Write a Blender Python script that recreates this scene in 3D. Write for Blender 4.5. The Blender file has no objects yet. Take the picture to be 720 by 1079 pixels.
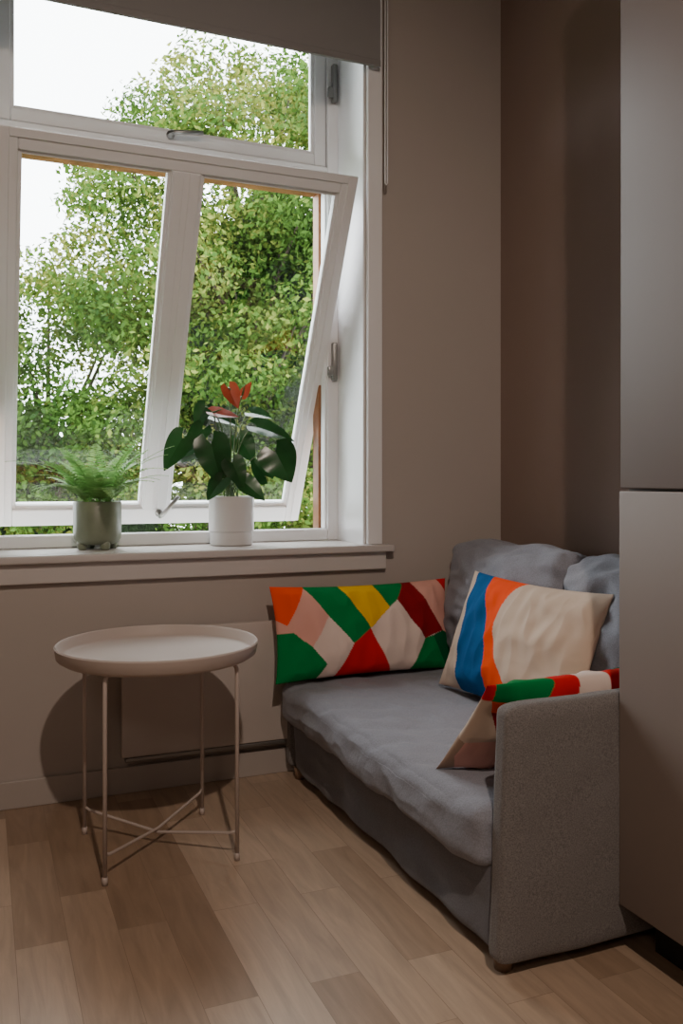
import bpy, bmesh, math, random
import numpy as np
from mathutils import Vector, Matrix, noise
random.seed(7); rng=np.random.default_rng(7)
scene=bpy.context.scene
COL=scene.collection

# ---------------------------------------------------------------- helpers
def lin(c):
    return tuple(((v/255)/12.92 if v/255<=0.04045 else ((v/255+0.055)/1.055)**2.4) for v in c)
def mat(name,col,rough=0.6,bump=None,var=None,metal=0,spec=0.5,sheen=0,coat=0):
    m=bpy.data.materials.new(name); m.use_nodes=True
    nt=m.node_tree; b=nt.nodes['Principled BSDF']
    b.inputs['Base Color'].default_value=(*col,1); b.inputs['Roughness'].default_value=rough
    b.inputs['Metallic'].default_value=metal
    b.inputs['Specular IOR Level'].default_value=spec
    if sheen: b.inputs['Sheen Weight'].default_value=sheen
    if coat: b.inputs['Coat Weight'].default_value=coat
    tc=nt.nodes.new('ShaderNodeTexCoord')
    if var:
        n=nt.nodes.new('ShaderNodeTexNoise'); n.inputs['Scale'].default_value=var[0]; n.inputs['Detail'].default_value=4
        nt.links.new(tc.outputs['Object'],n.inputs['Vector'])
        r=nt.nodes.new('ShaderNodeMapRange'); r.inputs[1].default_value=.3; r.inputs[2].default_value=.7
        r.inputs[3].default_value=1-var[1]; r.inputs[4].default_value=1+var[1]
        nt.links.new(n.outputs['Fac'],r.inputs[0])
        mx=nt.nodes.new('ShaderNodeVectorMath'); mx.operation='SCALE'; mx.inputs[0].default_value=col
        nt.links.new(r.outputs[0],mx.inputs['Scale']); nt.links.new(mx.outputs[0],b.inputs['Base Color'])
    if bump:
        n=nt.nodes.new('ShaderNodeTexNoise'); n.inputs['Scale'].default_value=bump[0]; n.inputs['Detail'].default_value=3
        nt.links.new(tc.outputs['Object'],n.inputs['Vector'])
        bp=nt.nodes.new('ShaderNodeBump'); bp.inputs['Strength'].default_value=bump[1]; bp.inputs['Distance'].default_value=bump[2]
        nt.links.new(n.outputs['Fac'],bp.inputs['Height']); nt.links.new(bp.outputs[0],b.inputs['Normal'])
    return m
def empty(name,loc=(0,0,0),parent=None):
    e=bpy.data.objects.new(name,None); e.location=loc; e.empty_display_size=.1
    COL.objects.link(e)
    if parent: e.parent=parent
    return e
def obj_from(name,verts,faces,mats,parent=None,smooth=False,midx=None):
    me=bpy.data.meshes.new(name); me.from_pydata([tuple(v) for v in verts],[],faces); me.update()
    if not isinstance(mats,(list,tuple)): mats=[mats]
    for m in mats: me.materials.append(m)
    if midx: me.polygons.foreach_set('material_index',midx)
    if smooth: me.polygons.foreach_set('use_smooth',[True]*len(me.polygons))
    o=bpy.data.objects.new(name,me); COL.objects.link(o)
    if parent: o.parent=parent
    return o
def box(name,x0,x1,y0,y1,z0,z1,m,parent=None,bev=0.0,seg=2):
    bm=bmesh.new(); bmesh.ops.create_cube(bm,size=1)
    for v in bm.verts:
        v.co=Vector(((x0+x1)/2+v.co.x*(x1-x0),(y0+y1)/2+v.co.y*(y1-y0),(z0+z1)/2+v.co.z*(z1-z0)))
    if bev>0: bmesh.ops.bevel(bm,geom=bm.edges[:],offset=bev,segments=seg,profile=.5,affect='EDGES')
    me=bpy.data.meshes.new(name); bm.to_mesh(me); bm.free(); me.materials.append(m)
    if bev>0 and seg>2: me.polygons.foreach_set('use_smooth',[True]*len(me.polygons)); me.set_sharp_from_angle(angle=math.radians(40))
    o=bpy.data.objects.new(name,me); COL.objects.link(o)
    if parent: o.parent=parent
    return o
class MB:
    def __init__(s): s.v=[];s.f=[];s.m=[]
    def add(s,vs,fs,mi=0):
        o=len(s.v); s.v+= [tuple(v) for v in vs]; s.f+=[tuple(i+o for i in f) for f in fs]; s.m+=[mi]*len(fs)
    def tube(s,pts,r,seg=10,mi=0,r2=None):
        pts=[Vector(p) for p in pts]; n=len(pts); vs=[];fs=[]
        ref=None
        for i,p in enumerate(pts):
            t=(pts[min(i+1,n-1)]-pts[max(i-1,0)]).normalized()
            if ref is None:
                ref=t.orthogonal().normalized()
            ref=(ref-t*ref.dot(t)).normalized(); b=t.cross(ref)
            rr=r if r2 is None else r+(r2-r)*i/(n-1)
            for k in range(seg):
                a=2*math.pi*k/seg; vs.append(p+(ref*math.cos(a)+b*math.sin(a))*rr)
        for i in range(n-1):
            for k in range(seg):
                fs.append((i*seg+k,i*seg+(k+1)%seg,(i+1)*seg+(k+1)%seg,(i+1)*seg+k))
        fs.append(tuple(range(seg))[::-1]); fs.append(tuple((n-1)*seg+k for k in range(seg)))
        s.add(vs,fs,mi)
    def lathe(s,prof,c=(0,0,0),seg=64,mi=0):
        vs=[];fs=[];n=len(prof)
        for (r,z) in prof:
            for k in range(seg):
                a=2*math.pi*k/seg; vs.append((c[0]+r*math.cos(a),c[1]+r*math.sin(a),c[2]+z))
        for i in range(n-1):
            for k in range(seg):
                fs.append((i*seg+k,i*seg+(k+1)%seg,(i+1)*seg+(k+1)%seg,(i+1)*seg+k))
        s.add(vs,fs,mi)
    def make(s,name,mats,parent=None,smooth=True):
        return obj_from(name,s.v,s.f,mats,parent,smooth,s.m)
def autosmooth(o,deg=35):
    o.data.set_sharp_from_angle(angle=math.radians(deg))

# ---------------------------------------------------------------- materials
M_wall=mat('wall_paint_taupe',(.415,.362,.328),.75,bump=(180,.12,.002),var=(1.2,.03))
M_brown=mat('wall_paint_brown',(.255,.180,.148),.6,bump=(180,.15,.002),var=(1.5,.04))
M_ceil=mat('ceiling_paint',(.50,.47,.44),.8,bump=(150,.1,.002))
M_backw=mat('wall_paint_back',(.34,.30,.265),.8,bump=(150,.1,.002))
M_white=mat('white_gloss_paint',(.78,.775,.785),.35,bump=(60,.05,.001))
M_trim=mat('trim_paint',(.54,.50,.48),.45,bump=(60,.05,.001))
M_base=mat('baseboard_paint',(.405,.352,.32),.5,bump=(60,.05,.001))
M_wood=mat('exterior_stained_wood',(.30,.12,.045),.5,bump=(40,.3,.002),var=(14,.3))
M_heater=mat('heater_enamel',(.50,.44,.405),.4,bump=(80,.04,.001))
M_metal=mat('brushed_steel',(.30,.29,.28),.35,metal=.9,bump=(200,.1,.0005))
M_blind=mat('blind_fabric',(.25,.238,.235),.85,bump=(500,.3,.0006))
M_cab=mat('cabinet_laminate',(.17,.128,.110),.5,bump=(300,.06,.0005),var=(2,.03),spec=.3)
M_cab_lit=mat('cabinet_laminate_lower_lit',(.24,.190,.165),.5,bump=(300,.06,.0005),var=(2,.03),spec=.3)  # same laminate as the upper door; stronger light down here painted into the colour
M_black=mat('plinth_black',(.012,.011,.011),.6,bump=(80,.1,.001))
M_tray=mat('powder_coated_cream',(.48,.40,.36),.42,bump=(400,.05,.0004))
M_sage=mat('sage_ceramic',(.20,.225,.155),.4,bump=(60,.05,.001),var=(30,.06))
M_potw=mat('white_ceramic',(.64,.62,.61),.4,bump=(60,.04,.001))
M_soil=mat('potting_soil',(.03,.02,.013),.95,bump=(90,1,.01))
M_woodleg=mat('sofa_leg_wood',(.22,.14,.09),.5,var=(20,.2))

def fabric(name,col,scale=900,var=.16,sheen=.15,big=.35):
    m=bpy.data.materials.new(name); m.use_nodes=True; nt=m.node_tree; b=nt.nodes['Principled BSDF']
    b.inputs['Roughness'].default_value=.9; b.inputs['Sheen Weight'].default_value=sheen; b.inputs['Specular IOR Level'].default_value=.2
    tc=nt.nodes.new('ShaderNodeTexCoord')
    n=nt.nodes.new('ShaderNodeTexNoise'); n.inputs['Scale'].default_value=scale*.35; n.inputs['Detail'].default_value=2
    n2=nt.nodes.new('ShaderNodeTexNoise'); n2.inputs['Scale'].default_value=7; n2.inputs['Detail'].default_value=5
    for k in (n,n2): nt.links.new(tc.outputs['Object'],k.inputs['Vector'])
    r=nt.nodes.new('ShaderNodeMapRange'); r.inputs[1].default_value=.3; r.inputs[2].default_value=.7; r.inputs[3].default_value=1-var; r.inputs[4].default_value=1+var
    nt.links.new(n.outputs['Fac'],r.inputs[0])
    mx=nt.nodes.new('ShaderNodeVectorMath'); mx.operation='SCALE'; mx.inputs[0].default_value=col
    nt.links.new(r.outputs[0],mx.inputs['Scale']); nt.links.new(mx.outputs[0],b.inputs['Base Color'])
    b1=nt.nodes.new('ShaderNodeBump'); b1.inputs['Strength'].default_value=big; b1.inputs['Distance'].default_value=.02
    nt.links.new(n2.outputs['Fac'],b1.inputs['Height'])
    b2=nt.nodes.new('ShaderNodeBump'); b2.inputs['Strength'].default_value=.4; b2.inputs['Distance'].default_value=.001
    nt.links.new(n.outputs['Fac'],b2.inputs['Height']); nt.links.new(b1.outputs[0],b2.inputs['Normal'])
    nt.links.new(b2.outputs[0],b.inputs['Normal'])
    return m
M_sofa=fabric('sofa_fabric_grey',(.240,.243,.280),big=.8)
M_sofa_arm=fabric('sofa_fabric_melange',(.176,.160,.154),1000,.32)
M_sofa_base=fabric('sofa_fabric_skirt',(.150,.150,.170))

def pillow_mat(name):
    m=bpy.data.materials.new(name); m.use_nodes=True; nt=m.node_tree; b=nt.nodes['Principled BSDF']
    b.inputs['Roughness'].default_value=.9; b.inputs['Specular IOR Level'].default_value=.15
    a=nt.nodes.new('ShaderNodeAttribute'); a.attribute_name='pattern'
    nt.links.new(a.outputs['Color'],b.inputs['Base Color'])
    tc=nt.nodes.new('ShaderNodeTexCoord')
    n=nt.nodes.new('ShaderNodeTexNoise'); n.inputs['Scale'].default_value=500
    nt.links.new(tc.outputs['Object'],n.inputs['Vector'])
    b2=nt.nodes.new('ShaderNodeBump'); b2.inputs['Strength'].default_value=.4; b2.inputs['Distance'].default_value=.001
    nt.links.new(n.outputs['Fac'],b2.inputs['Height']); nt.links.new(b2.outputs[0],b.inputs['Normal'])
    return m

# floor planks
def floor_mat():
    m=bpy.data.materials.new('laminate_planks'); m.use_nodes=True; nt=m.node_tree; b=nt.nodes['Principled BSDF']
    L=nt.links.new
    tc=nt.nodes.new('ShaderNodeTexCoord')
    mp=nt.nodes.new('ShaderNodeMapping'); mp.inputs['Rotation'].default_value=(0,0,math.radians(90)); mp.inputs['Location'].default_value=(.3,.045,0)
    L(tc.outputs['Object'],mp.inputs['Vector'])
    br=nt.nodes.new('ShaderNodeTexBrick'); br.offset=.37; br.offset_frequency=2; br.squash=1
    br.inputs['Color1'].default_value=(0,0,0,1); br.inputs['Color2'].default_value=(1,1,1,1); br.inputs['Mortar'].default_value=(.5,.5,.5,1)
    br.inputs['Scale'].default_value=1; br.inputs['Brick Width'].default_value=.62; br.inputs['Row Height'].default_value=.118
    br.inputs['Mortar Size'].default_value=.0006; br.inputs['Mortar Smooth'].default_value=.2; br.inputs['Bias'].default_value=0
    L(mp.outputs[0],br.inputs['Vector'])
    add=nt.nodes.new('ShaderNodeVectorMath'); add.operation='ADD'
    sc=nt.nodes.new('ShaderNodeVectorMath'); sc.operation='SCALE'; sc.inputs['Scale'].default_value=13.
    L(br.outputs['Color'],sc.inputs[0]); L(mp.outputs[0],add.inputs[0]); L(sc.outputs[0],add.inputs[1])
    m2=nt.nodes.new('ShaderNodeMapping'); m2.inputs['Scale'].default_value=(1.6,14,1); L(add.outputs[0],m2.inputs['Vector'])
    n=nt.nodes.new('ShaderNodeTexNoise'); n.inputs['Scale'].default_value=2.0; n.inputs['Detail'].default_value=8; n.inputs['Roughness'].default_value=.6; n.inputs['Distortion'].default_value=.8
    L(m2.outputs[0],n.inputs['Vector'])
    ramp=nt.nodes.new('ShaderNodeValToRGB')
    ramp.color_ramp.elements[0].color=(.30,.20,.132,1); ramp.color_ramp.elements[1].color=(.50,.368,.268,1)
    e=ramp.color_ramp.elements.new(.45); e.color=(.405,.285,.198,1)
    L(br.outputs['Color'],ramp.inputs['Fac'])
    r=nt.nodes.new('ShaderNodeMapRange'); r.inputs[1].default_value=.3; r.inputs[2].default_value=.7; r.inputs[3].default_value=.78; r.inputs[4].default_value=1.12
    L(n.outputs['Fac'],r.inputs[0])
    mu=nt.nodes.new('ShaderNodeVectorMath'); mu.operation='SCALE'; L(ramp.outputs[0],mu.inputs[0]); L(r.outputs[0],mu.inputs['Scale'])
    mx=nt.nodes.new('ShaderNodeMix'); mx.data_type='RGBA'; L(br.outputs['Fac'],mx.inputs['Factor']); L(mu.outputs[0],mx.inputs[6]); mx.inputs[7].default_value=(.20,.13,.085,1)
    L(mx.outputs[2],b.inputs['Base Color'])
    b.inputs['Roughness'].default_value=.34
    bp=nt.nodes.new('ShaderNodeBump'); bp.inputs['Strength'].default_value=.12; bp.inputs['Distance'].default_value=.002
    L(n.outputs['Fac'],bp.inputs['Height']); L(bp.outputs[0],b.inputs['Normal'])
    return m
M_floor=floor_mat()

def glass_mat():
    m=bpy.data.materials.new('window_glass'); m.use_nodes=True; nt=m.node_tree
    for n in list(nt.nodes): nt.nodes.remove(n)
    o=nt.nodes.new('ShaderNodeOutputMaterial'); t=nt.nodes.new('ShaderNodeBsdfTransparent'); t.inputs[0].default_value=(.95,.97,.96,1)
    g=nt.nodes.new('ShaderNodeBsdfGlossy'); g.inputs['Roughness'].default_value=.02
    f=nt.nodes.new('ShaderNodeFresnel'); f.inputs['IOR'].default_value=1.5
    tc=nt.nodes.new('ShaderNodeTexCoord'); n=nt.nodes.new('ShaderNodeTexNoise'); n.inputs['Scale'].default_value=1.5
    nt.links.new(tc.outputs['Object'],n.inputs['Vector'])
    bp=nt.nodes.new('ShaderNodeBump'); bp.inputs['Strength'].default_value=.01; nt.links.new(n.outputs['Fac'],bp.inputs['Height']); nt.links.new(bp.outputs[0],g.inputs['Normal'])
    mx=nt.nodes.new('ShaderNodeMixShader'); nt.links.new(f.outputs[0],mx.inputs[0]); nt.links.new(t.outputs[0],mx.inputs[1]); nt.links.new(g.outputs[0],mx.inputs[2])
    nt.links.new(mx.outputs[0],o.inputs[0]); return m
M_glass=glass_mat()

def leaf_mat(name,c1,c2,c3,rough=.5,transl=.35,scale=1.2):
    m=bpy.data.materials.new(name); m.use_nodes=True; nt=m.node_tree; L=nt.links.new; b=nt.nodes['Principled BSDF']; out=nt.nodes['Material Output']
    g=nt.nodes.new('ShaderNodeNewGeometry'); tc=nt.nodes.new('ShaderNodeTexCoord')
    n=nt.nodes.new('ShaderNodeTexNoise'); n.inputs['Scale'].default_value=scale; n.inputs['Detail'].default_value=3; L(tc.outputs['Object'],n.inputs['Vector'])
    ad=nt.nodes.new('ShaderNodeMath'); ad.operation='MULTIPLY_ADD'; ad.inputs[1].default_value=.45; L(g.outputs['Random Per Island'],ad.inputs[0])
    mr=nt.nodes.new('ShaderNodeMapRange'); mr.inputs[1].default_value=.35; mr.inputs[2].default_value=.68; mr.inputs[3].default_value=0; mr.inputs[4].default_value=.6; L(n.outputs['Fac'],mr.inputs[0]); L(mr.outputs[0],ad.inputs[2])
    r=nt.nodes.new('ShaderNodeValToRGB'); r.color_ramp.elements[0].color=(*c1,1); r.color_ramp.elements[1].color=(*c3,1)
    e=r.color_ramp.elements.new(.55); e.color=(*c2,1); L(ad.outputs[0],r.inputs[0]); L(r.outputs[0],b.inputs['Base Color'])
    b.inputs['Roughness'].default_value=rough; b.inputs['Specular IOR Level'].default_value=.3
    t=nt.nodes.new('ShaderNodeBsdfTranslucent'); L(r.outputs[0],t.inputs[0])
    mx=nt.nodes.new('ShaderNodeMixShader'); mx.inputs[0].default_value=transl; L(b.outputs[0],mx.inputs[1]); L(t.outputs[0],mx.inputs[2]); L(mx.outputs[0],out.inputs[0])
    return m
M_tree=leaf_mat('tree_foliage',(.014,.042,.006),(.055,.112,.013),(.24,.235,.045),.8,.28,.8)
M_tree.node_tree.nodes['Principled BSDF'].inputs['Specular IOR Level'].default_value=.15
M_bark=mat('tree_bark',(.05,.035,.022),.9,bump=(12,.8,.03),var=(5,.3))
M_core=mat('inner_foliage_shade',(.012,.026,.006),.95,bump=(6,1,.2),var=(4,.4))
M_fern=leaf_mat('fern_green',(.12,.28,.07),(.24,.46,.13),(.40,.60,.22),.5,.4,10)
M_anth=leaf_mat('anthurium_green',(.010,.045,.012),(.018,.08,.02),(.035,.12,.035),.25,.15,6)
M_anth.node_tree.nodes['Principled BSDF'].inputs['Specular IOR Level'].default_value=.5
M_spathe=leaf_mat('anthurium_spathe',(.24,.035,.018),(.34,.055,.025),(.42,.10,.04),.35,.25,8)
M_stem=mat('stem_green',(.09,.16,.045),.5,var=(30,.2))
M_grass=mat('garden_grass',(.05,.09,.02),.95,var=(1.5,.4),bump=(30,1,.05))

# ---------------------------------------------------------------- room shell
X0,X1,Y0,Y1,H=-1.9,2.015,-2.0,3.10,3.30
floor=box('floor',X0-.1,X1+.1,Y0-.1,3.1,-.1,0,M_floor)
box('ceiling',X0-.1,X1+.1,Y0-.1,3.1,H,H+.1,M_ceil)
wl=empty('wall_window_side')
OX0,OX1,OZ0,OZ1=0.0,1.39,.815,3.12
box('wall_below_window',X0-.1,X1+.1,Y1,3.5,-.1,OZ0,M_wall,wl)
box('wall_above_window',X0-.1,X1+.1,Y1,3.5,OZ1,H+.1,M_wall,wl)
box('wall_left_of_window',X0-.1,OX0,Y1,3.5,OZ0,OZ1,M_wall,wl)
box('wall_right_of_window',OX1,X1+.1,Y1,3.5,OZ0,OZ1,M_wall,wl)
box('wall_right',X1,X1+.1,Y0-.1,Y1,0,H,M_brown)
box('wall_left',X0-.1,X0,Y0-.1,Y1,0,H,M_backw)
box('wall_back',X0,X1,Y0-.1,Y0,0,H,M_backw)
box('baseboard_window_side',X0,X1,3.084,3.0995,0,.092,M_base,None,.003)
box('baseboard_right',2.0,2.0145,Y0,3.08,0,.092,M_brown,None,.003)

# window casing / sill (trim)
tr=empty('trim_1')
box('sill_board',-.10,1.495,3.045,3.0995,.817,.845,M_trim,tr,.006,3)
box('sill_apron',-.075,1.47,3.072,3.0995,.748,.817,M_trim,tr,.004,2)
box('sill_inner',.001,1.389,3.0995,3.375,.8155,.845,M_trim,tr)
box('casing_right',1.392,1.455,3.076,3.0995,.845,3.12,M_white,tr,.004)
box('casing_left',-.062,-.002,3.076,3.0995,.845,3.12,M_white,tr,.004)
box('casing_top',-.062,1.455,3.076,3.0995,3.12,3.19,M_white,tr,.004)
box('reveal_right',1.3815,1.3895,3.0995,3.375,.845,3.115,M_white,tr)
box('reveal_left',.0005,.008,3.0995,3.375,.845,3.115,M_white,tr)

# ---------------------------------------------------------------- window
W=empty('window_1')
yf=3.36
def fr(n,x0,x1,y0,y1,z0,z1,m=M_white,b=.005,p=W): return box(n,x0,x1,y0,y1,z0,z1,m,p,b)
JL=.046
fr('frame_jamb_right',1.336,1.389,yf,3.43,.846,3.118)
fr('frame_jamb_left',.001,JL,yf,3.43,.846,3.118)
fr('frame_bottom',JL,1.336,yf,3.43,.846,.893)
fr('frame_head',JL,1.336,yf,3.43,3.05,3.118)
fr('frame_transom',JL,1.336,yf,3.43,2.335,2.405)
fr('outer_jamb_right',1.322,1.389,3.43,3.5,.846,3.118,M_wood)
fr('outer_jamb_left',.001,.056,3.43,3.5,.846,3.118,M_wood)
fr('outer_transom',.056,1.322,3.43,3.5,2.316,2.37,M_wood)
fr('outer_bottom',.056,1.322,3.43,3.5,.83,.87,M_wood)
fr('jamb_stop_right',1.328,1.339,yf+.012,3.42,.893,2.335)
def sash(prefix,x0,x1,z0,z1,y0,y1,st,top,bot,par,mull=None,mw=.115):
    fr(prefix+'_stile_left',x0,x0+st,y0,y1,z0,z1,p=par)
    fr(prefix+'_stile_right',x1-st,x1,y0,y1,z0,z1,p=par)
    fr(prefix+'_rail_top',x0+st,x1-st,y0+.0005,y1,z1-top,z1,p=par)
    fr(prefix+'_rail_bottom',x0+st,x1-st,y0+.0005,y1,z0,z0+bot,p=par)
    spans=[(x0+st,x1-st)]
    if mull is not None:
        fr(prefix+'_mullion',mull-mw/2,mull+mw/2,y0+.001,y1-.001,z0+bot-.002,z1-top+.002,p=par)
        fr(prefix+'_mullion_bead_l',mull-mw/2+.006,mull-.010,y0-.006,y0+.002,z0+bot,z1-top,p=par,b=.003)
        fr(prefix+'_mullion_bead_r',mull+.010,mull+mw/2-.006,y0-.006,y0+.002,z0+bot,z1-top,p=par,b=.003)
        spans=[(x0+st,mull-mw/2),(mull+mw/2,x1-st)]
    for i,(a,b) in enumerate(spans):
        c,d=z0+bot,z1-top; bw=.013; ya,yb=y0+.012,y1-.008
        fr(prefix+f'_bead_l_{i}',a-.001,a+bw,ya,yb,c,d,b=.003,p=par); fr(prefix+f'_bead_r_{i}',b-bw,b+.001,ya,yb,c,d,b=.003,p=par)
        fr(prefix+f'_bead_t_{i}',a+bw,b-bw,ya,yb,d-bw,d+.001,b=.003,p=par); fr(prefix+f'_bead_b_{i}',a+bw,b-bw,ya,yb,c-.001,c+bw,b=.003,p=par)
        box(prefix+f'_glass_{i}',a+.005,b-.005,(y0+y1)/2-.002,(y0+y1)/2+.002,c+.005,d-.005,M_glass,par)
sash('upper',.048,1.333,2.408,3.048,3.372,3.422,.05,.06,.05,W)
sp=empty('pivot_sash',(0,3.42,1.594),W)
sash('lower',.058,1.33,-.757,.757,-.028,.028,.055,.062,.076,sp,mull=.682,mw=.108)
fr('sash_lip_right',1.30,1.338,-.034,-.02,-.75,.765,p=sp,b=.003)
fr('sash_lip_left',.050,.085,-.034,-.02,-.75,.765,p=sp,b=.003)
fr('sash_lip_top',.085,1.30,-.034,-.02,.735,.765,p=sp,b=.003)
sp.rotation_euler=(math.radians(27.2),0,0)
def handle(name,x,y,z,par,flip=1,rot=0):
    mb=MB()
    mb.lathe([(0,0),(.016,0),(.016,.01),(.009,.014),(.009,.035),(0,.035)],seg=24)
    o=mb.make(name+'_rose',M_metal,par); o.location=(x,y,z); o.rotation_euler=(math.radians(90),0,0)
    mb=MB(); mb.tube([(0,-.03,0),(.01*flip,-.038,0.0),(.05*flip,-.04,.004),(.12*flip,-.042,.012)],.0095,10,r2=.0085)
    o=mb.make(name+'_lever',M_metal,par); o.location=(x,y,z); o.rotation_euler=(0,rot,0)
box('handle_plate',.66,.72,3.362,3.373,2.375,2.40,M_metal,W,.003)
handle('upper_handle',.68,3.37,2.44,W)
handle('sash_handle',.70,-.03,-.70,sp,1,math.radians(-50))
for i,z in enumerate((1.58,2.74)):
    box(f'pivot_hinge_{i}',1.350,1.372,3.334,3.36,z-.07,z+.09,M_metal,W,.006,3)
    box(f'hinge_knuckle_{i}',1.33,1.353,3.332,3.352,z-.05,z-.01,M_metal,W,.004,3)
box('hinge_left',.018,.033,3.338,3.36,1.52,1.66,M_metal,W,.005,3)
mb=MB(); mb.tube([(1.345,3.40,1.50),(1.345,3.50,1.30)],.006,8); mb.make('stay_arm',M_metal,W)

# roller blind
B=empty('roller_blind')
box('fabric',-.08,1.432,3.046,3.049,2.725,3.2,M_blind,B)
box('bottom_bar',-.08,1.432,3.040,3.055,2.70,2.727,M_blind,B,.004,3)
mb=MB(); mb.tube([(-.1,3.045,3.225),(1.45,3.045,3.225)],.03,20); mb.make('roller_tube',M_blind,B)
mb=MB(); 
mb.tube([(1.447,3.035,3.22),(1.447,3.035,2.25),(1.452,3.035,2.243),(1.457,3.035,2.25),(1.457,3.035,3.22)],.003,6)
mb.make('pull_chain',M_white,B)
box('bracket',1.434,1.462,3.02,3.0755,3.19,3.26,M_white,B)

# heater panel
Hh=empty('wall_heater')
box('panel',.447,1.30,3.045,3.065,.135,.578,M_heater,Hh,.006,3)
box('back_box',.50,1.25,3.065,3.0835,.16,.55,M_heater,Hh)
box('bottom_rail',.46,1.29,3.05,3.08,.118,.133,M_metal,Hh,.003)

# ---------------------------------------------------------------- sofa
S=empty('sofa')
def soft_box(name,x0,x1,y0,y1,z0,z1,m,par,r=.03,puff=(0,0,0),amp=.006,nsc=5,cuts=26,seed=0,crease=None):
    bm=bmesh.new(); bmesh.ops.create_cube(bm,size=2)
    bmesh.ops.subdivide_edges(bm,edges=bm.edges[:],cuts=cuts,use_grid_fill=True)
    hx,hy,hz=(x1-x0)/2,(y1-y0)/2,(z1-z0)/2; c=Vector(((x0+x1)/2,(y0+y1)/2,(z0+z1)/2))
    hs=(hx,hy,hz)
    for v in bm.verts:
        u=v.co.copy()
        p=Vector((u.x*hx,u.y*hy,u.z*hz))
        q=Vector([max(-h+r,min(h-r,p[i])) for i,h in enumerate(hs)])
        d=p-q
        if d.length>1e-9: p=q+d.normalized()*r
        def s(i,j): return max(0,(1-u[i]**2))*max(0,(1-u[j]**2))
        p.x+=math.copysign(1,u.x)*puff[0]*s(1,2)*(abs(u.x)**3)
        p.y+=math.copysign(1,u.y)*puff[1]*s(0,2)*(abs(u.y)**3)
        p.z+=math.copysign(1,u.z)*puff[2]*(s(0,1)**.6)*(abs(u.z)**3)
        w=p+c
        n=noise.noise_vector(Vector((w.x*nsc+seed,w.y*nsc,w.z*nsc*1.3)))*amp
        n2=noise.noise(Vector((w.x*nsc*2.5+w.y*4,w.y*nsc*1.2,w.z*nsc*3+seed)))
        n2=(1-abs(n2)*2.2)*amp*.7
        dirv=Vector((u.x**5,u.y**5,u.z**5))
        if dirv.length>0: dirv.normalize()
        p+=n+dirv*n2
        if crease: p+=crease(u,w)
        v.co=p+c
    bmesh.ops.recalc_face_normals(bm,faces=bm.faces[:])
    me=bpy.data.meshes.new(name); bm.to_mesh(me); bm.free(); me.materials.append(m)
    me.polygons.foreach_set('use_smooth',[True]*len(me.polygons))
    o=bpy.data.objects.new(name,me); COL.objects.link(o); o.parent=par
    ss=o.modifiers.new('s','SUBSURF'); ss.levels=1; ss.render_levels=1
    return o
def skirt(u,w):
    if u.x<-.9:
        return Vector((.006*math.sin(w.y*23+1.5*math.sin(w.y*7))*(1-u.z)*.5+.012*(1-u.z)*.5,0,0))
    return Vector((0,0,0))
soft_box('base_skirt',1.052,1.90,1.655,3.02,.03,.238,M_sofa_base,S,.02,amp=.005,crease=skirt,cuts=34)
def sag(u,w):
    d=-.014*math.exp(-((w.x-1.35)**2+(w.y-2.3)**2)/.15) if u.z>.5 else 0
    if u.z>.2 or u.x<-.8:
        k=math.exp(-((w.x-1.02)/.22)**2)
        d+=-.008*k*max(0,math.sin(w.y*38+3*math.sin(w.y*5)+w.x*20))**3
    return Vector((0,0,d))
soft_box('seat_cushion',1.018,1.80,1.665,3.012,.222,.36,M_sofa,S,.032,puff=(.014,.0,.012),amp=.010,nsc=5,cuts=60,crease=sag)
def lean(u,w): return Vector((-.022*(1-u.z)*.5 if u.x<0 else 0,0,0))
soft_box('arm_near',1.062,1.99,1.602,1.662,.03,.602,M_sofa_arm,S,.022,puff=(0,.006,0),amp=.003,cuts=24,crease=lean)
soft_box('arm_far',1.05,1.99,3.022,3.070,.03,.602,M_sofa_arm,S,.02,amp=.003,cuts=20)
soft_box('backrest',1.88,1.995,1.66,3.02,.03,.62,M_sofa_arm,S,.025,amp=.004,cuts=20)
def backc(name,y0,y1,seed):
    o=soft_box(name,-.085,.085,-(y1-y0)/2,(y1-y0)/2,-.24,.24,M_sofa,S,.05,puff=(.06,.0,.014),amp=.020,nsc=6.5,seed=seed,cuts=36)
    o.location=(1.775,(y0+y1)/2,.605); o.rotation_euler=(0,math.radians(9),0)
backc('back_cushion_far',2.31,3.0,3); backc('back_cushion_near',1.68,2.285,11)
for i,(x,y) in enumerate([(1.085,1.66),(1.085,3.0),(1.93,1.68),(1.93,3.0)]):
    mb=MB(); mb.lathe([(0,0),(.02,0),(.024,.04),(0,.04)],(x,y,0),20); mb.make(f'foot_{i+1}',M_woodleg,S)

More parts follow.
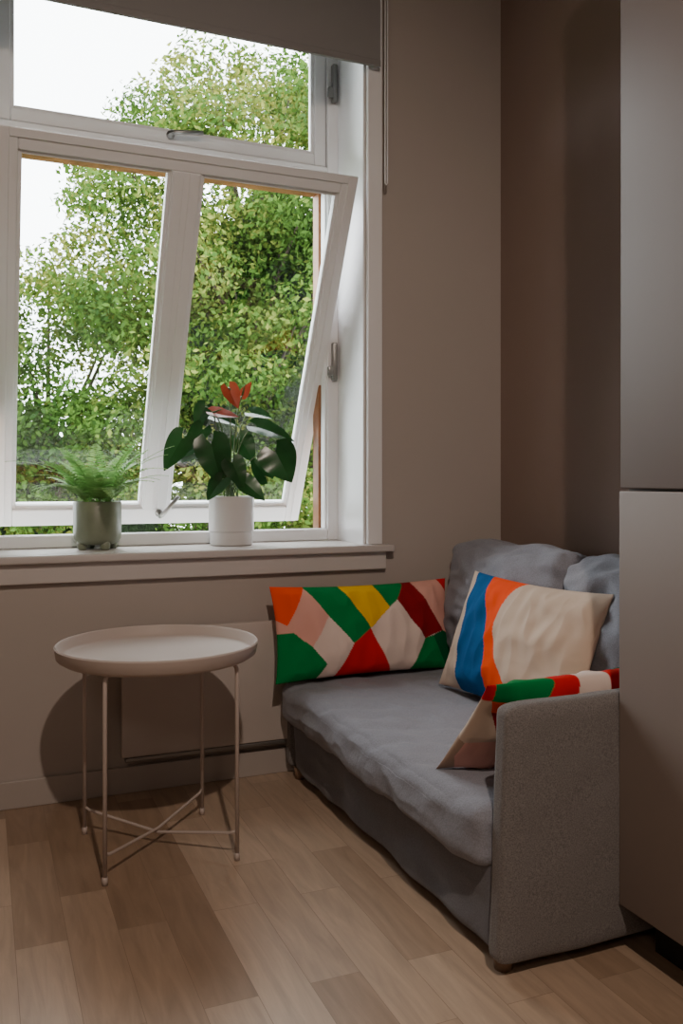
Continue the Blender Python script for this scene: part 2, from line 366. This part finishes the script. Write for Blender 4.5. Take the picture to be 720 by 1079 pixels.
# ---------------------------------------------------------------- throw pillows
def C(r,g,b): return lin((r,g,b))
GREEN=C(0,122,62);DGREEN=C(0,84,48);ORANGE=C(238,76,20);RED=C(200,26,26);CRIM=C(135,18,28);YEL=C(225,176,0);PINK=C(218,162,148);CREAM=C(200,178,160);WHITE=C(220,200,190);BLUE=C(0,82,138)
def pillow(name,Wd,Hd,T,center,right,up,colf,seed=0,nx=220,nz=140):
    right=Vector(right).normalized(); up=Vector(up); up=(up-right*up.dot(right)).normalized(); nrm=up.cross(right).normalized()
    verts=[];cols=[]
    for side in (1,-1):
        for j in range(nz+1):
            for i in range(nx+1):
                u=-1+2*i/nx; v=-1+2*j/nz
                u2=math.sin(u*math.pi/2)*.35+u*.65; v2=math.sin(v*math.pi/2)*.35+v*.65
                x=Wd/2*u2*(1-.045*(1-v2*v2)); z=Hd/2*v2*(1-.07*(1-u2*u2))
                t=T/2*(max(0,1-abs(u2)**2.6)**.62)*(max(0,1-abs(v2)**2.4)**.6)
                nv=noise.noise(Vector((x*9+seed,z*9,side*3)))*.012+noise.noise(Vector((x*22+seed,z*16,side*5)))*.006
                nv+=.004*(1-abs(noise.noise(Vector((x*14+seed,z*7,side)))*3))
                edge=min(1,(1-abs(u2))*6)*min(1,(1-abs(v2))*6)
                t+=nv*edge
                verts.append(right*x+up*z+nrm*(t*side))
                cols.append((*colf((u2+1)/2,(1-v2)/2),1))
    N=(nx+1)*(nz+1); faces=[]
    for s in range(2):
        for j in range(nz):
            for i in range(nx):
                a=s*N+j*(nx+1)+i; q=(a,a+1,a+nx+2,a+nx+1)
                faces.append(q if s==0 else q[::-1])
    me=bpy.data.meshes.new(name); me.from_pydata([tuple(v) for v in verts],[],faces)
    at=me.attributes.new('pattern','FLOAT_COLOR','POINT'); at.data.foreach_set('color',np.array(cols,dtype=np.float32).ravel())
    me.materials.append(pillow_mat(name+'_print')); me.polygons.foreach_set('use_smooth',[True]*len(me.polygons))
    o=bpy.data.objects.new(name,me); COL.objects.link(o); o.location=center
    bm=bmesh.new(); bm.from_mesh(me); bmesh.ops.remove_doubles(bm,verts=bm.verts[:],dist=1e-5); bmesh.ops.recalc_face_normals(bm,faces=bm.faces[:]); bm.to_mesh(me); bm.free()
    return o
def polyfn(polys,base):
    def f(a,b):
        for c,px in polys:
            n=len(px);ins=False;j=n-1
            for i in range(n):
                if (px[i][1]>b)!=(px[j][1]>b) and a<(px[j][0]-px[i][0])*(b-px[i][1])/(px[j][1]-px[i][1]+1e-12)+px[i][0]: ins=not ins
                j=i
            if ins: return c
        return base
    return f
geo1=polyfn([(ORANGE,[(-.1,-.1),(.17,-.1),(.17,.02),(.05,.42),(-.1,.22)]),
           (GREEN,[(-.1,.50),(.08,.50),(.17,.66),(.25,.86),(.18,1.1),(-.1,1.1)]),
           (PINK,[(-.1,.22),(.05,.42),(.11,.20),(.17,.02),(.27,.34),(.17,.66),(.08,.50),(-.1,.50)]),
           (WHITE,[(.27,.34),(.39,.66),(.28,1.1),(.18,1.1),(.25,.86),(.17,.66)]),
           (GREEN,[(.17,-.1),(.36,-.1),(.36,.02),(.49,.50),(.39,.66),(.27,.34),(.17,.02)]),
           (YEL,[(.36,-.1),(.55,-.1),(.56,.05),(.62,.28),(.50,.50),(.49,.50),(.36,.02)]),
           (GREEN,[(.55,-.1),(.71,-.1),(.72,.03),(.67,.20),(.62,.28),(.56,.05)]),
           (RED,[(.39,.66),(.49,.50),(.64,1.1),(.28,1.1)]),
           (WHITE,[(.50,.50),(.67,.20),(.82,.66),(.70,1.1),(.64,1.1)]),
           (CRIM,[(.71,-.1),(.77,-.1),(.78,.02),(.95,.58),(.82,.66),(.67,.20),(.72,.03)]),
           (PINK,[(.77,-.1),(.90,-.1),(1.1,.42),(1.1,.75),(.95,.58),(.78,.02)]),
           (RED,[(.90,-.1),(1.1,-.1),(1.1,.42)]),
           (GREEN,[(.82,.66),(.88,.63),(.96,1.1),(.70,1.1)]),
           (DGREEN,[(.88,.63),(.95,.58),(1.1,.75),(1.1,1.1),(.96,1.1)])],WHITE)
def arcs(a,b):
    l=.045+.17*b; m=.19+.06*math.sin(b*math.pi)+.25*b; r=.47-.09*math.sin(b*math.pi)+.24*b*b
    if a<l: return CREAM
    if a<m: return BLUE
    if a<r: return ORANGE
    return CREAM
geo2=polyfn([(RED,[(-.1,-.1),(.05,-.1),(.03,.12),(-.1,.26)]),
             (GREEN,[(.05,-.1),(.36,-.1),(.24,.12),(.03,.12)]),
             (RED,[(.36,-.1),(.44,-.1),(.40,.14),(.18,.26),(.24,.12)]),
             (WHITE,[(.44,-.1),(.57,-.1),(.57,.4),(.18,.26),(.40,.14)]),
             (RED,[(.57,-.1),(.68,-.1),(.66,.2),(.57,.16)]),
             (DGREEN,[(.68,-.1),(1.1,-.1),(1.1,.2),(.66,.2)]),
             (ORANGE,[(.03,.12),(.24,.12),(.18,.26),(.05,.24)]),
             (CREAM,[(-.1,.26),(.03,.12),(.05,.24),(.12,.50),(.02,.62),(-.1,.60)]),
             (CRIM,[(.05,.24),(.18,.26),(.14,.46),(.12,.50)]),
             (PINK,[(.02,.62),(.12,.50),(.14,.46),(.30,.60),(.16,.90),(.02,.80)]),
             (C(165,138,120),[(-.1,.60),(.02,.62),(.02,.80),(.10,1.1),(-.1,1.1)]),
             (GREEN,[(.6,.4),(.8,.4),(.7,.9),(.5,.9)])],PINK)
pillow('geometric_pillow',.725,.345,.13,(1.322,2.948,.543),(1,0,0),(0,.22,1),geo1,1)
pillow('arc_pillow',.71,.42,.15,(1.580,2.335,.575),(.04,-1,0),(.36,0,.93),arcs,5)
pillow('mosaic_pillow',.62,.36,.12,(1.375,1.815,.497),(1,0,0),(.12,-.64,.70),geo2,9)

# ---------------------------------------------------------------- cabinet
K=empty('tall_cabinet')
box('plinth',1.45,1.99,-.6,1.58,0,.118,M_black,K)
box('carcass',1.385,2.0,-.6,1.593,.12,2.9,M_cab,K)
box('upper_door',1.362,1.384,-.6,1.597,1.079,2.9,M_cab,K,.003,3)
box('lower_door',1.358,1.384,-.6,1.597,.12,1.073,M_cab_lit,K,.003,3)

# ---------------------------------------------------------------- tray table
T=empty('tray_table')
tc=(.489,2.604)
mb=MB()
R=.291; zt=.582
mb.lathe([(0,zt-.004),(R-.020,zt-.004),(R-.007,zt+.004),(R-.002,zt+.030),(R+.003,zt+.034),(R+.007,zt+.030),(R+.001,zt-.002),(R-.016,zt-.013),(0,zt-.013)],(tc[0],tc[1],0),96)
o=mb.make('tray',M_tray,T); autosmooth(o,50)
mb=MB()
rl=.264
an=[math.radians(45+90*i+2) for i in range(4)]
def lp(a,z,r=rl): return (tc[0]+r*math.cos(a),tc[1]+r*math.sin(a),z)
for a in an:
    pts=[lp(a,.012),lp(a,.543)]+[lp(a,.543+.026*math.sin(t),rl-.02*(1-math.cos(t))) for t in (0.5,1.0,1.5)]
    mb.tube(pts,.0062,12)
mb.make('legs',M_tray,T)
mb=MB()
for k in (0,1):
    dz=.006*(1-2*k)
    a,b=an[k],an[k+2]
    mb.tube([lp(a,.085),lp(a,.076,rl-.02),(tc[0],tc[1],.050+dz),lp(b,.076,rl-.02),lp(b,.085)],.0045,10)
    mb.tube([lp(a,.563,rl-.015),lp(b,.563,rl-.015)],.0045,10)
mb.make('cross_braces',M_tray,T)
mb=MB()
for a in an: mb.lathe([(0,0),(.008,0),(.008,.022),(0,.022)],lp(a,0),14)
mb.make('foot_caps',M_tray,T)

# ---------------------------------------------------------------- plants
def heart(mb,base,tip,nrm,wd,mi=0,curl=.12,n=14):
    base=Vector(base);tip=Vector(tip); ax=tip-base; Ln=ax.length; ax.normalize(); nrm=Vector(nrm); nrm=(nrm-ax*nrm.dot(ax)).normalized(); sd=ax.cross(nrm)
    rows=[]
    for i in range(n+1):
        s=-.26+1.26*i/n
        if s<0:
            q=(s+.26)/.26; inner=.20*(1-q)**.6*wd; outer=(.22+.42*math.sqrt(max(0,1-(1-q)**2)))*wd
        else:
            inner=0; outer=wd*.64*(1-s**1.6)**.85*(1+.5*s*(1-s)); outer=max(outer,.001)
        rows.append((s,inner,outer))
    for sg in (1,-1):
        vs=[];fs=[];m=5
        for (s,a,b) in rows:
            for k in range(m):
                x=a+(b-a)*k/(m-1)
                h=x*.28*(1-.4*x/wd)-curl*Ln*max(0,s)**2 + .03*wd*math.sin(s*14+sg)*(x/wd)
                vs.append(base+ax*(s*Ln)+sd*(x*sg)+nrm*h)
        for i in range(len(rows)-1):
            for k in range(m-1):
                q=(i*m+k,i*m+k+1,(i+1)*m+k+1,(i+1)*m+k)
                fs.append(q if sg==1 else q[::-1])
        mb.add(vs,fs,mi)
A=empty('potted_anthurium')
ax_,ay_=.897,3.268; zs=.8455
mb=MB(); mb.lathe([(0,0),(.078,0),(.082,.004),(.082,.05),(.0875,.056),(.0875,.185),(.084,.189),(.080,.185),(.080,.165),(0,.165)],(ax_,ay_,zs),72)
o=mb.make('pot',M_potw,A); autosmooth(o,40)
mb=MB(); mb.lathe([(0,.168),(.080,.166)],(ax_,ay_,zs),40); mb.make('soil',M_soil,A)
rv=Vector((.923,-.384,0)); fv=Vector((.384,.923,0)); px=.0037
def pp(u,v,dep=0): 
    return Vector((ax_,ay_,1.1))+rv*((u-243)*px)+fv*dep+Vector((0,0,-(v-505)*px))
leaves=[
 ((193,462),(174,496),-.03,.075,(.2,-1,.3)),
 ((212,452),(194,476),.02,.07,(-.2,-1,.5)),
 ((224,468),(236,512),-.06,.105,(.1,-1,.15)),
 ((222,438),(250,446),.05,.07,(0,-.6,1)),
 ((290,476),(307,508),-.05,.115,(-.2,-1,.4)),
 ((270,450),(310,462),.0,.075,(.1,-.7,.8)),
 ((262,434),(285,438),.06,.06,(.1,-.6,.8)),
 ((246,488),(258,514),-.06,.07,(.1,-1,.4)),
 ((258,508),(280,526),-.05,.06,(.2,-1,.4)),
 ((236,505),(220,526),-.07,.065,(-.2,-1,.5)),
 ((202,478),(180,486),.03,.06,(-.1,-.8,.7)),
 ((250,462),(266,486),.05,.075,(0,-1,.5)),
 ((214,428),(203,450),.04,.06,(0,-.8,.6)),
 ((278,502),(262,482),.06,.065,(0,-1,.5)),
]
ml=MB(); ms=MB()
for (b,t,dep,w,nn) in leaves:
    B0=pp(b[0],b[1],dep); T0=pp(t[0],t[1],dep-.015)
    nv=rv*nn[0]+fv*nn[1]+Vector((0,0,nn[2]))
    heart(ml,B0,T0,nv,w)
    s0=Vector((ax_+random.uniform(-.03,.03),ay_+random.uniform(-.03,.03),zs+.16))
    c=[s0*(1-q)**2+ (Vector((s0.x*.6+B0.x*.4,s0.y*.6+B0.y*.4,B0.z+.01)))*2*q*(1-q)+B0*q*q for q in [i/8 for i in range(9)]]
    ms.tube(c,.0028,6,r2=.002)
red=[((241,410),(250,432),-.03,.058,(.5,-1,.5)),((226,436),(252,443),-.05,.06,(0,-.6,1)),((254,416),(263,402),.02,.03,(.6,-1,.2))]
mr=MB()
for (b,t,dep,w,nn) in red:
    B0=pp(b[0],b[1],dep);T0=pp(t[0],t[1],dep)
    heart(mr,B0,T0,rv*nn[0]+fv*nn[1]+Vector((0,0,nn[2])),w,0,-.1)
    s0=Vector((ax_,ay_,zs+.16)); cpt=Vector((s0.x*.7+B0.x*.3,s0.y*.7+B0.y*.3,B0.z-.03))
    ms.tube([s0*(1-q)**2+cpt*2*q*(1-q)+B0*q*q for q in [i/8 for i in range(9)]],.0028,6)
    ms.tube([B0+fv*-.004,B0+(T0-B0)*.35+fv*-.02+Vector((0,0,.02))],.004,8,r2=.002)
ml.make('leaves',M_anth,A); mr.make('spathes',M_spathe,A); ms.make('stems',M_stem,A)

F=empty('potted_fern')
fx,fy=.392,3.262
mb=MB(); mb.lathe([(0,.018),(.055,.018),(.074,.024),(.083,.040),(.085,.06),(.085,.170),(.082,.174),(.078,.170),(.078,.15),(0,.15)],(fx,fy,zs),72)
o=mb.make('pot',M_sage,F); autosmooth(o,50)
mb=MB()
for k in range(4):
    a=math.radians(20+90*k); mb.lathe([(0,0),(.014,0),(.018,.006),(.02,.035),(0,.035)],(fx+.058*math.cos(a),fy+.058*math.sin(a),zs),20)
mb.make('pot_feet',M_sage,F)
mb=MB(); mb.lathe([(0,.153),(.078,.151)],(fx,fy,zs),40); mb.make('soil',M_soil,F)
mf=MB(); mst=MB()
NF=40
for k in range(NF):
    a=2*math.pi*k/NF*5+random.uniform(-.3,.3); q0=random.random()
    ln=random.uniform(.22,.34); el=.85+.65*q0
    ca,sa=math.cos(a),math.sin(a)
    if sa>.1: ln*=.7
    c0=Vector((fx+.035*ca,fy+.035*sa,zs+.16)); pts=[]; n=22
    p=c0.copy(); e=el; step=ln/n; ce=random.uniform(.036,.070)
    for i in range(n+1):
        pts.append(p.copy()); p=p+Vector((ca*math.cos(e),sa*math.cos(e),math.sin(e)))*step; e-=ce
    mst.tube(pts,.0018,5,r2=.0008)
    for i in range(3,n+1):
        t=(pts[i]-pts[i-1]).normalized(); sd=t.cross(Vector((0,0,1)))
        if sd.length<.05: sd=Vector((-sa,ca,0))
        sd.normalize(); up=sd.cross(t)
        s=i/n; L=.038*math.sin(math.pi*min(1,(.15+.85*s)))**.7*(1.1-.3*s)+.006
        for sg in (1,-1):
            d=(sd*sg+t*.3+up*random.uniform(-.05,.15)).normalized(); w=.0054
            b=pts[i]; mf.add([b-t*w*.6,b+d*L*.5-t*w,b+d*L-up*.002,b+d*L*.5+t*w,b+t*w*.6],[(0,1,2,3,4)])
mf.make('fronds',M_fern,F,smooth=False); mst.make('rachis',M_fern,F)

# ---------------------------------------------------------------- garden
box('ground_lawn',-30,40,4,60,-3.2,-3.0,M_grass)
P=empty('garden_trees')
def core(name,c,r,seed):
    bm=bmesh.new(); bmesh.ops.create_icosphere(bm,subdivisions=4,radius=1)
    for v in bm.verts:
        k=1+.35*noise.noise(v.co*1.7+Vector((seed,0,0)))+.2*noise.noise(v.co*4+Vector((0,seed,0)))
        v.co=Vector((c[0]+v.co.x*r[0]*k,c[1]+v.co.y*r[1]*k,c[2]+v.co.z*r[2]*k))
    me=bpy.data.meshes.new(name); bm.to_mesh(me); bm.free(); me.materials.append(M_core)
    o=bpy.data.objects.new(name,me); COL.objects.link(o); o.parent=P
def tree(name,clumps,leafn,lsize,seed,trunk):
    r=np.random.default_rng(seed)
    Vs=[];
    for (cx,cy,cz,rx,ry,rz) in clumps:
        n=int(leafn*rx*rz)
        d=r.normal(size=(n,3)); d/=np.linalg.norm(d,axis=1)[:,None]
        rad=r.uniform(.62,1.12,n)
        c=np.array([cx,cy,cz])+d*rad[:,None]*np.array([rx,ry,rz])
        t=r.normal(size=(n,3)); t/=np.linalg.norm(t,axis=1)[:,None]
        nn=d*.8+r.normal(size=(n,3))*.7+np.array([0,0,.4]); s=np.cross(nn,t); s/=np.linalg.norm(s,axis=1)[:,None]; t=np.cross(s,nn); t/=np.linalg.norm(t,axis=1)[:,None]
        L=lsize*r.uniform(.5,1.3,n)[:,None]
        q=np.stack([c-t*L*.5,c+s*L*.27,c+t*L*.5,c-s*L*.27],1)
        Vs.append(q.reshape(-1,3))
    V=np.concatenate(Vs); nf=len(V)//4
    me=bpy.data.meshes.new(name+'_leaves'); me.vertices.add(len(V)); me.vertices.foreach_set('co',V.ravel().astype(np.float32))
    me.loops.add(len(V)); me.loops.foreach_set('vertex_index',np.arange(len(V),dtype=np.int32))
    me.polygons.add(nf); me.polygons.foreach_set('loop_start',np.arange(0,len(V),4,dtype=np.int32)); me.polygons.foreach_set('loop_total',np.full(nf,4,dtype=np.int32))
    me.update(); me.validate(); me.materials.append(M_tree)
    o=bpy.data.objects.new(name+'_leaves',me); COL.objects.link(o); o.parent=P
    mb=MB(); tx,ty=trunk[0],trunk[1]
    mb.tube([(tx,ty,-3.1),(tx+.1,ty,-1),(tx,ty,1.5),(tx+.1,ty,trunk[2])],.22,12,r2=.05)
    for (cx,cy,cz,rx,ry,rz) in clumps[::3]:
        z0=min(cz-.4,trunk[2]-.3); z0=max(z0-1,-1.5)
        mb.tube([(tx,ty,z0),((tx+cx)/2,(ty+cy)/2,(z0+cz)/2+.2),(cx,cy,cz)],.045,6,r2=.01)
    mb.make(name+'_trunk',M_bark,P)
def crown(center,rad,n,cr,seed,fill=.3):
    r=np.random.default_rng(seed); out=[]
    for i in range(n):
        d=r.normal(size=3); d/=np.linalg.norm(d)
        if d[1]>.35: d[1]*=-1
        k=1.0 if r.random()>fill else r.uniform(.3,.85)
        k*=r.uniform(.88,1.1)
        s=cr*r.uniform(.6,1.35)
        out.append((center[0]+d[0]*rad[0]*k,center[1]+d[1]*rad[1]*k,center[2]+d[2]*rad[2]*k,s,s,s*r.uniform(.45,.72)))
    return out
tree('birch',crown((3.3,10.4,2.95),(2.3,1.7,3.05),165,.50,3),4000,.078,4,(3.2,10.6,4.5))
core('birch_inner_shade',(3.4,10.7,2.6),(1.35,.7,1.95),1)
tree('small_tree',crown((.75,11.0,1.3),(1.8,1.3,2.15),115,.47,8),3700,.078,5,(.75,11.2,2))
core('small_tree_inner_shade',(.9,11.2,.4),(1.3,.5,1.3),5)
tree('far_tree',crown((7.4,13.5,2.5),(2.6,1.5,3.8),50,.9,12),1100,.13,6,(7,13.5,4))
tree('hedge',crown((2.8,12.8,-.8),(5.2,1.0,1.6),70,.8,14),1500,.11,7,(3,12.8,-.5))

# ---------------------------------------------------------------- light
world=bpy.data.worlds.new('overcast_sky'); scene.world=world; world.use_nodes=True
nt=world.node_tree; bg=nt.nodes['Background']
tcn=nt.nodes.new('ShaderNodeTexCoord'); sx=nt.nodes.new('ShaderNodeSeparateXYZ'); nt.links.new(tcn.outputs['Generated'],sx.inputs[0])
rp=nt.nodes.new('ShaderNodeValToRGB'); rp.color_ramp.elements[0].position=.0; rp.color_ramp.elements[0].color=(.86,.91,.96,1); rp.color_ramp.elements[1].position=.8; rp.color_ramp.elements[1].color=(.95,.97,1,1)
nt.links.new(sx.outputs['Z'],rp.inputs[0]); nt.links.new(rp.outputs[0],bg.inputs[0]); bg.inputs[1].default_value=13.0
pl=bpy.data.lights.new('sky_portal','AREA'); pl.shape='RECTANGLE'; pl.size=1.38; pl.size_y=2.28
po=bpy.data.objects.new('sky_portal',pl); COL.objects.link(po); po.location=(.695,3.52,1.965); po.rotation_euler=(math.radians(-90),0,0)
pl.cycles.is_portal=True
CL=empty('ceiling_lamp',(.24,-.25,0))
mb=MB(); mb.lathe([(0,3.299),(.07,3.299),(.07,3.27),(.012,3.262),(.012,3.17),(0,3.17)],(0,0,0),32); mb.make('lamp_mount',M_white,CL)
l=bpy.data.lights.new('spot_bulb','SPOT'); l.energy=178; l.color=(1,.83,.70); l.shadow_soft_size=.03; l.spot_size=math.radians(104); l.spot_blend=.95
lo=bpy.data.objects.new('spot_bulb',l); COL.objects.link(lo); lo.location=(0,0,3.05); lo.parent=CL
lo.rotation_euler=(Vector((.6,2.7,.5))-Vector((.24,-.25,3.05))).to_track_quat('-Z','Y').to_euler()
FILL=empty('fill_light',(-1.0,-.9,0))  # added fill light with cord, out of view; lifts ambient and softens shadows
mb=MB(); mb.lathe([(0,3.299),(.06,3.299),(.06,3.27),(.008,3.262),(.008,2.62),(0,2.62)],(0,0,0),32); mb.make('fill_light_cord',M_white,FILL)
l2=bpy.data.lights.new('fill_light_bulb','POINT'); l2.energy=24; l2.color=(1,.83,.70); l2.shadow_soft_size=.18
lo2=bpy.data.objects.new('fill_light_bulb',l2); COL.objects.link(lo2); lo2.location=(0,0,2.38); lo2.parent=FILL

# ---------------------------------------------------------------- camera
cam=bpy.data.cameras.new('camera'); co=bpy.data.objects.new('camera',cam); COL.objects.link(co)
co.location=(0,0,1.1); co.rotation_euler=(math.radians(90),0,math.radians(-22.6))
cam.sensor_fit='VERTICAL'; cam.sensor_height=36; cam.lens=36*912/1079; cam.shift_y=-34.5/1079; cam.clip_start=.02
scene.camera=co
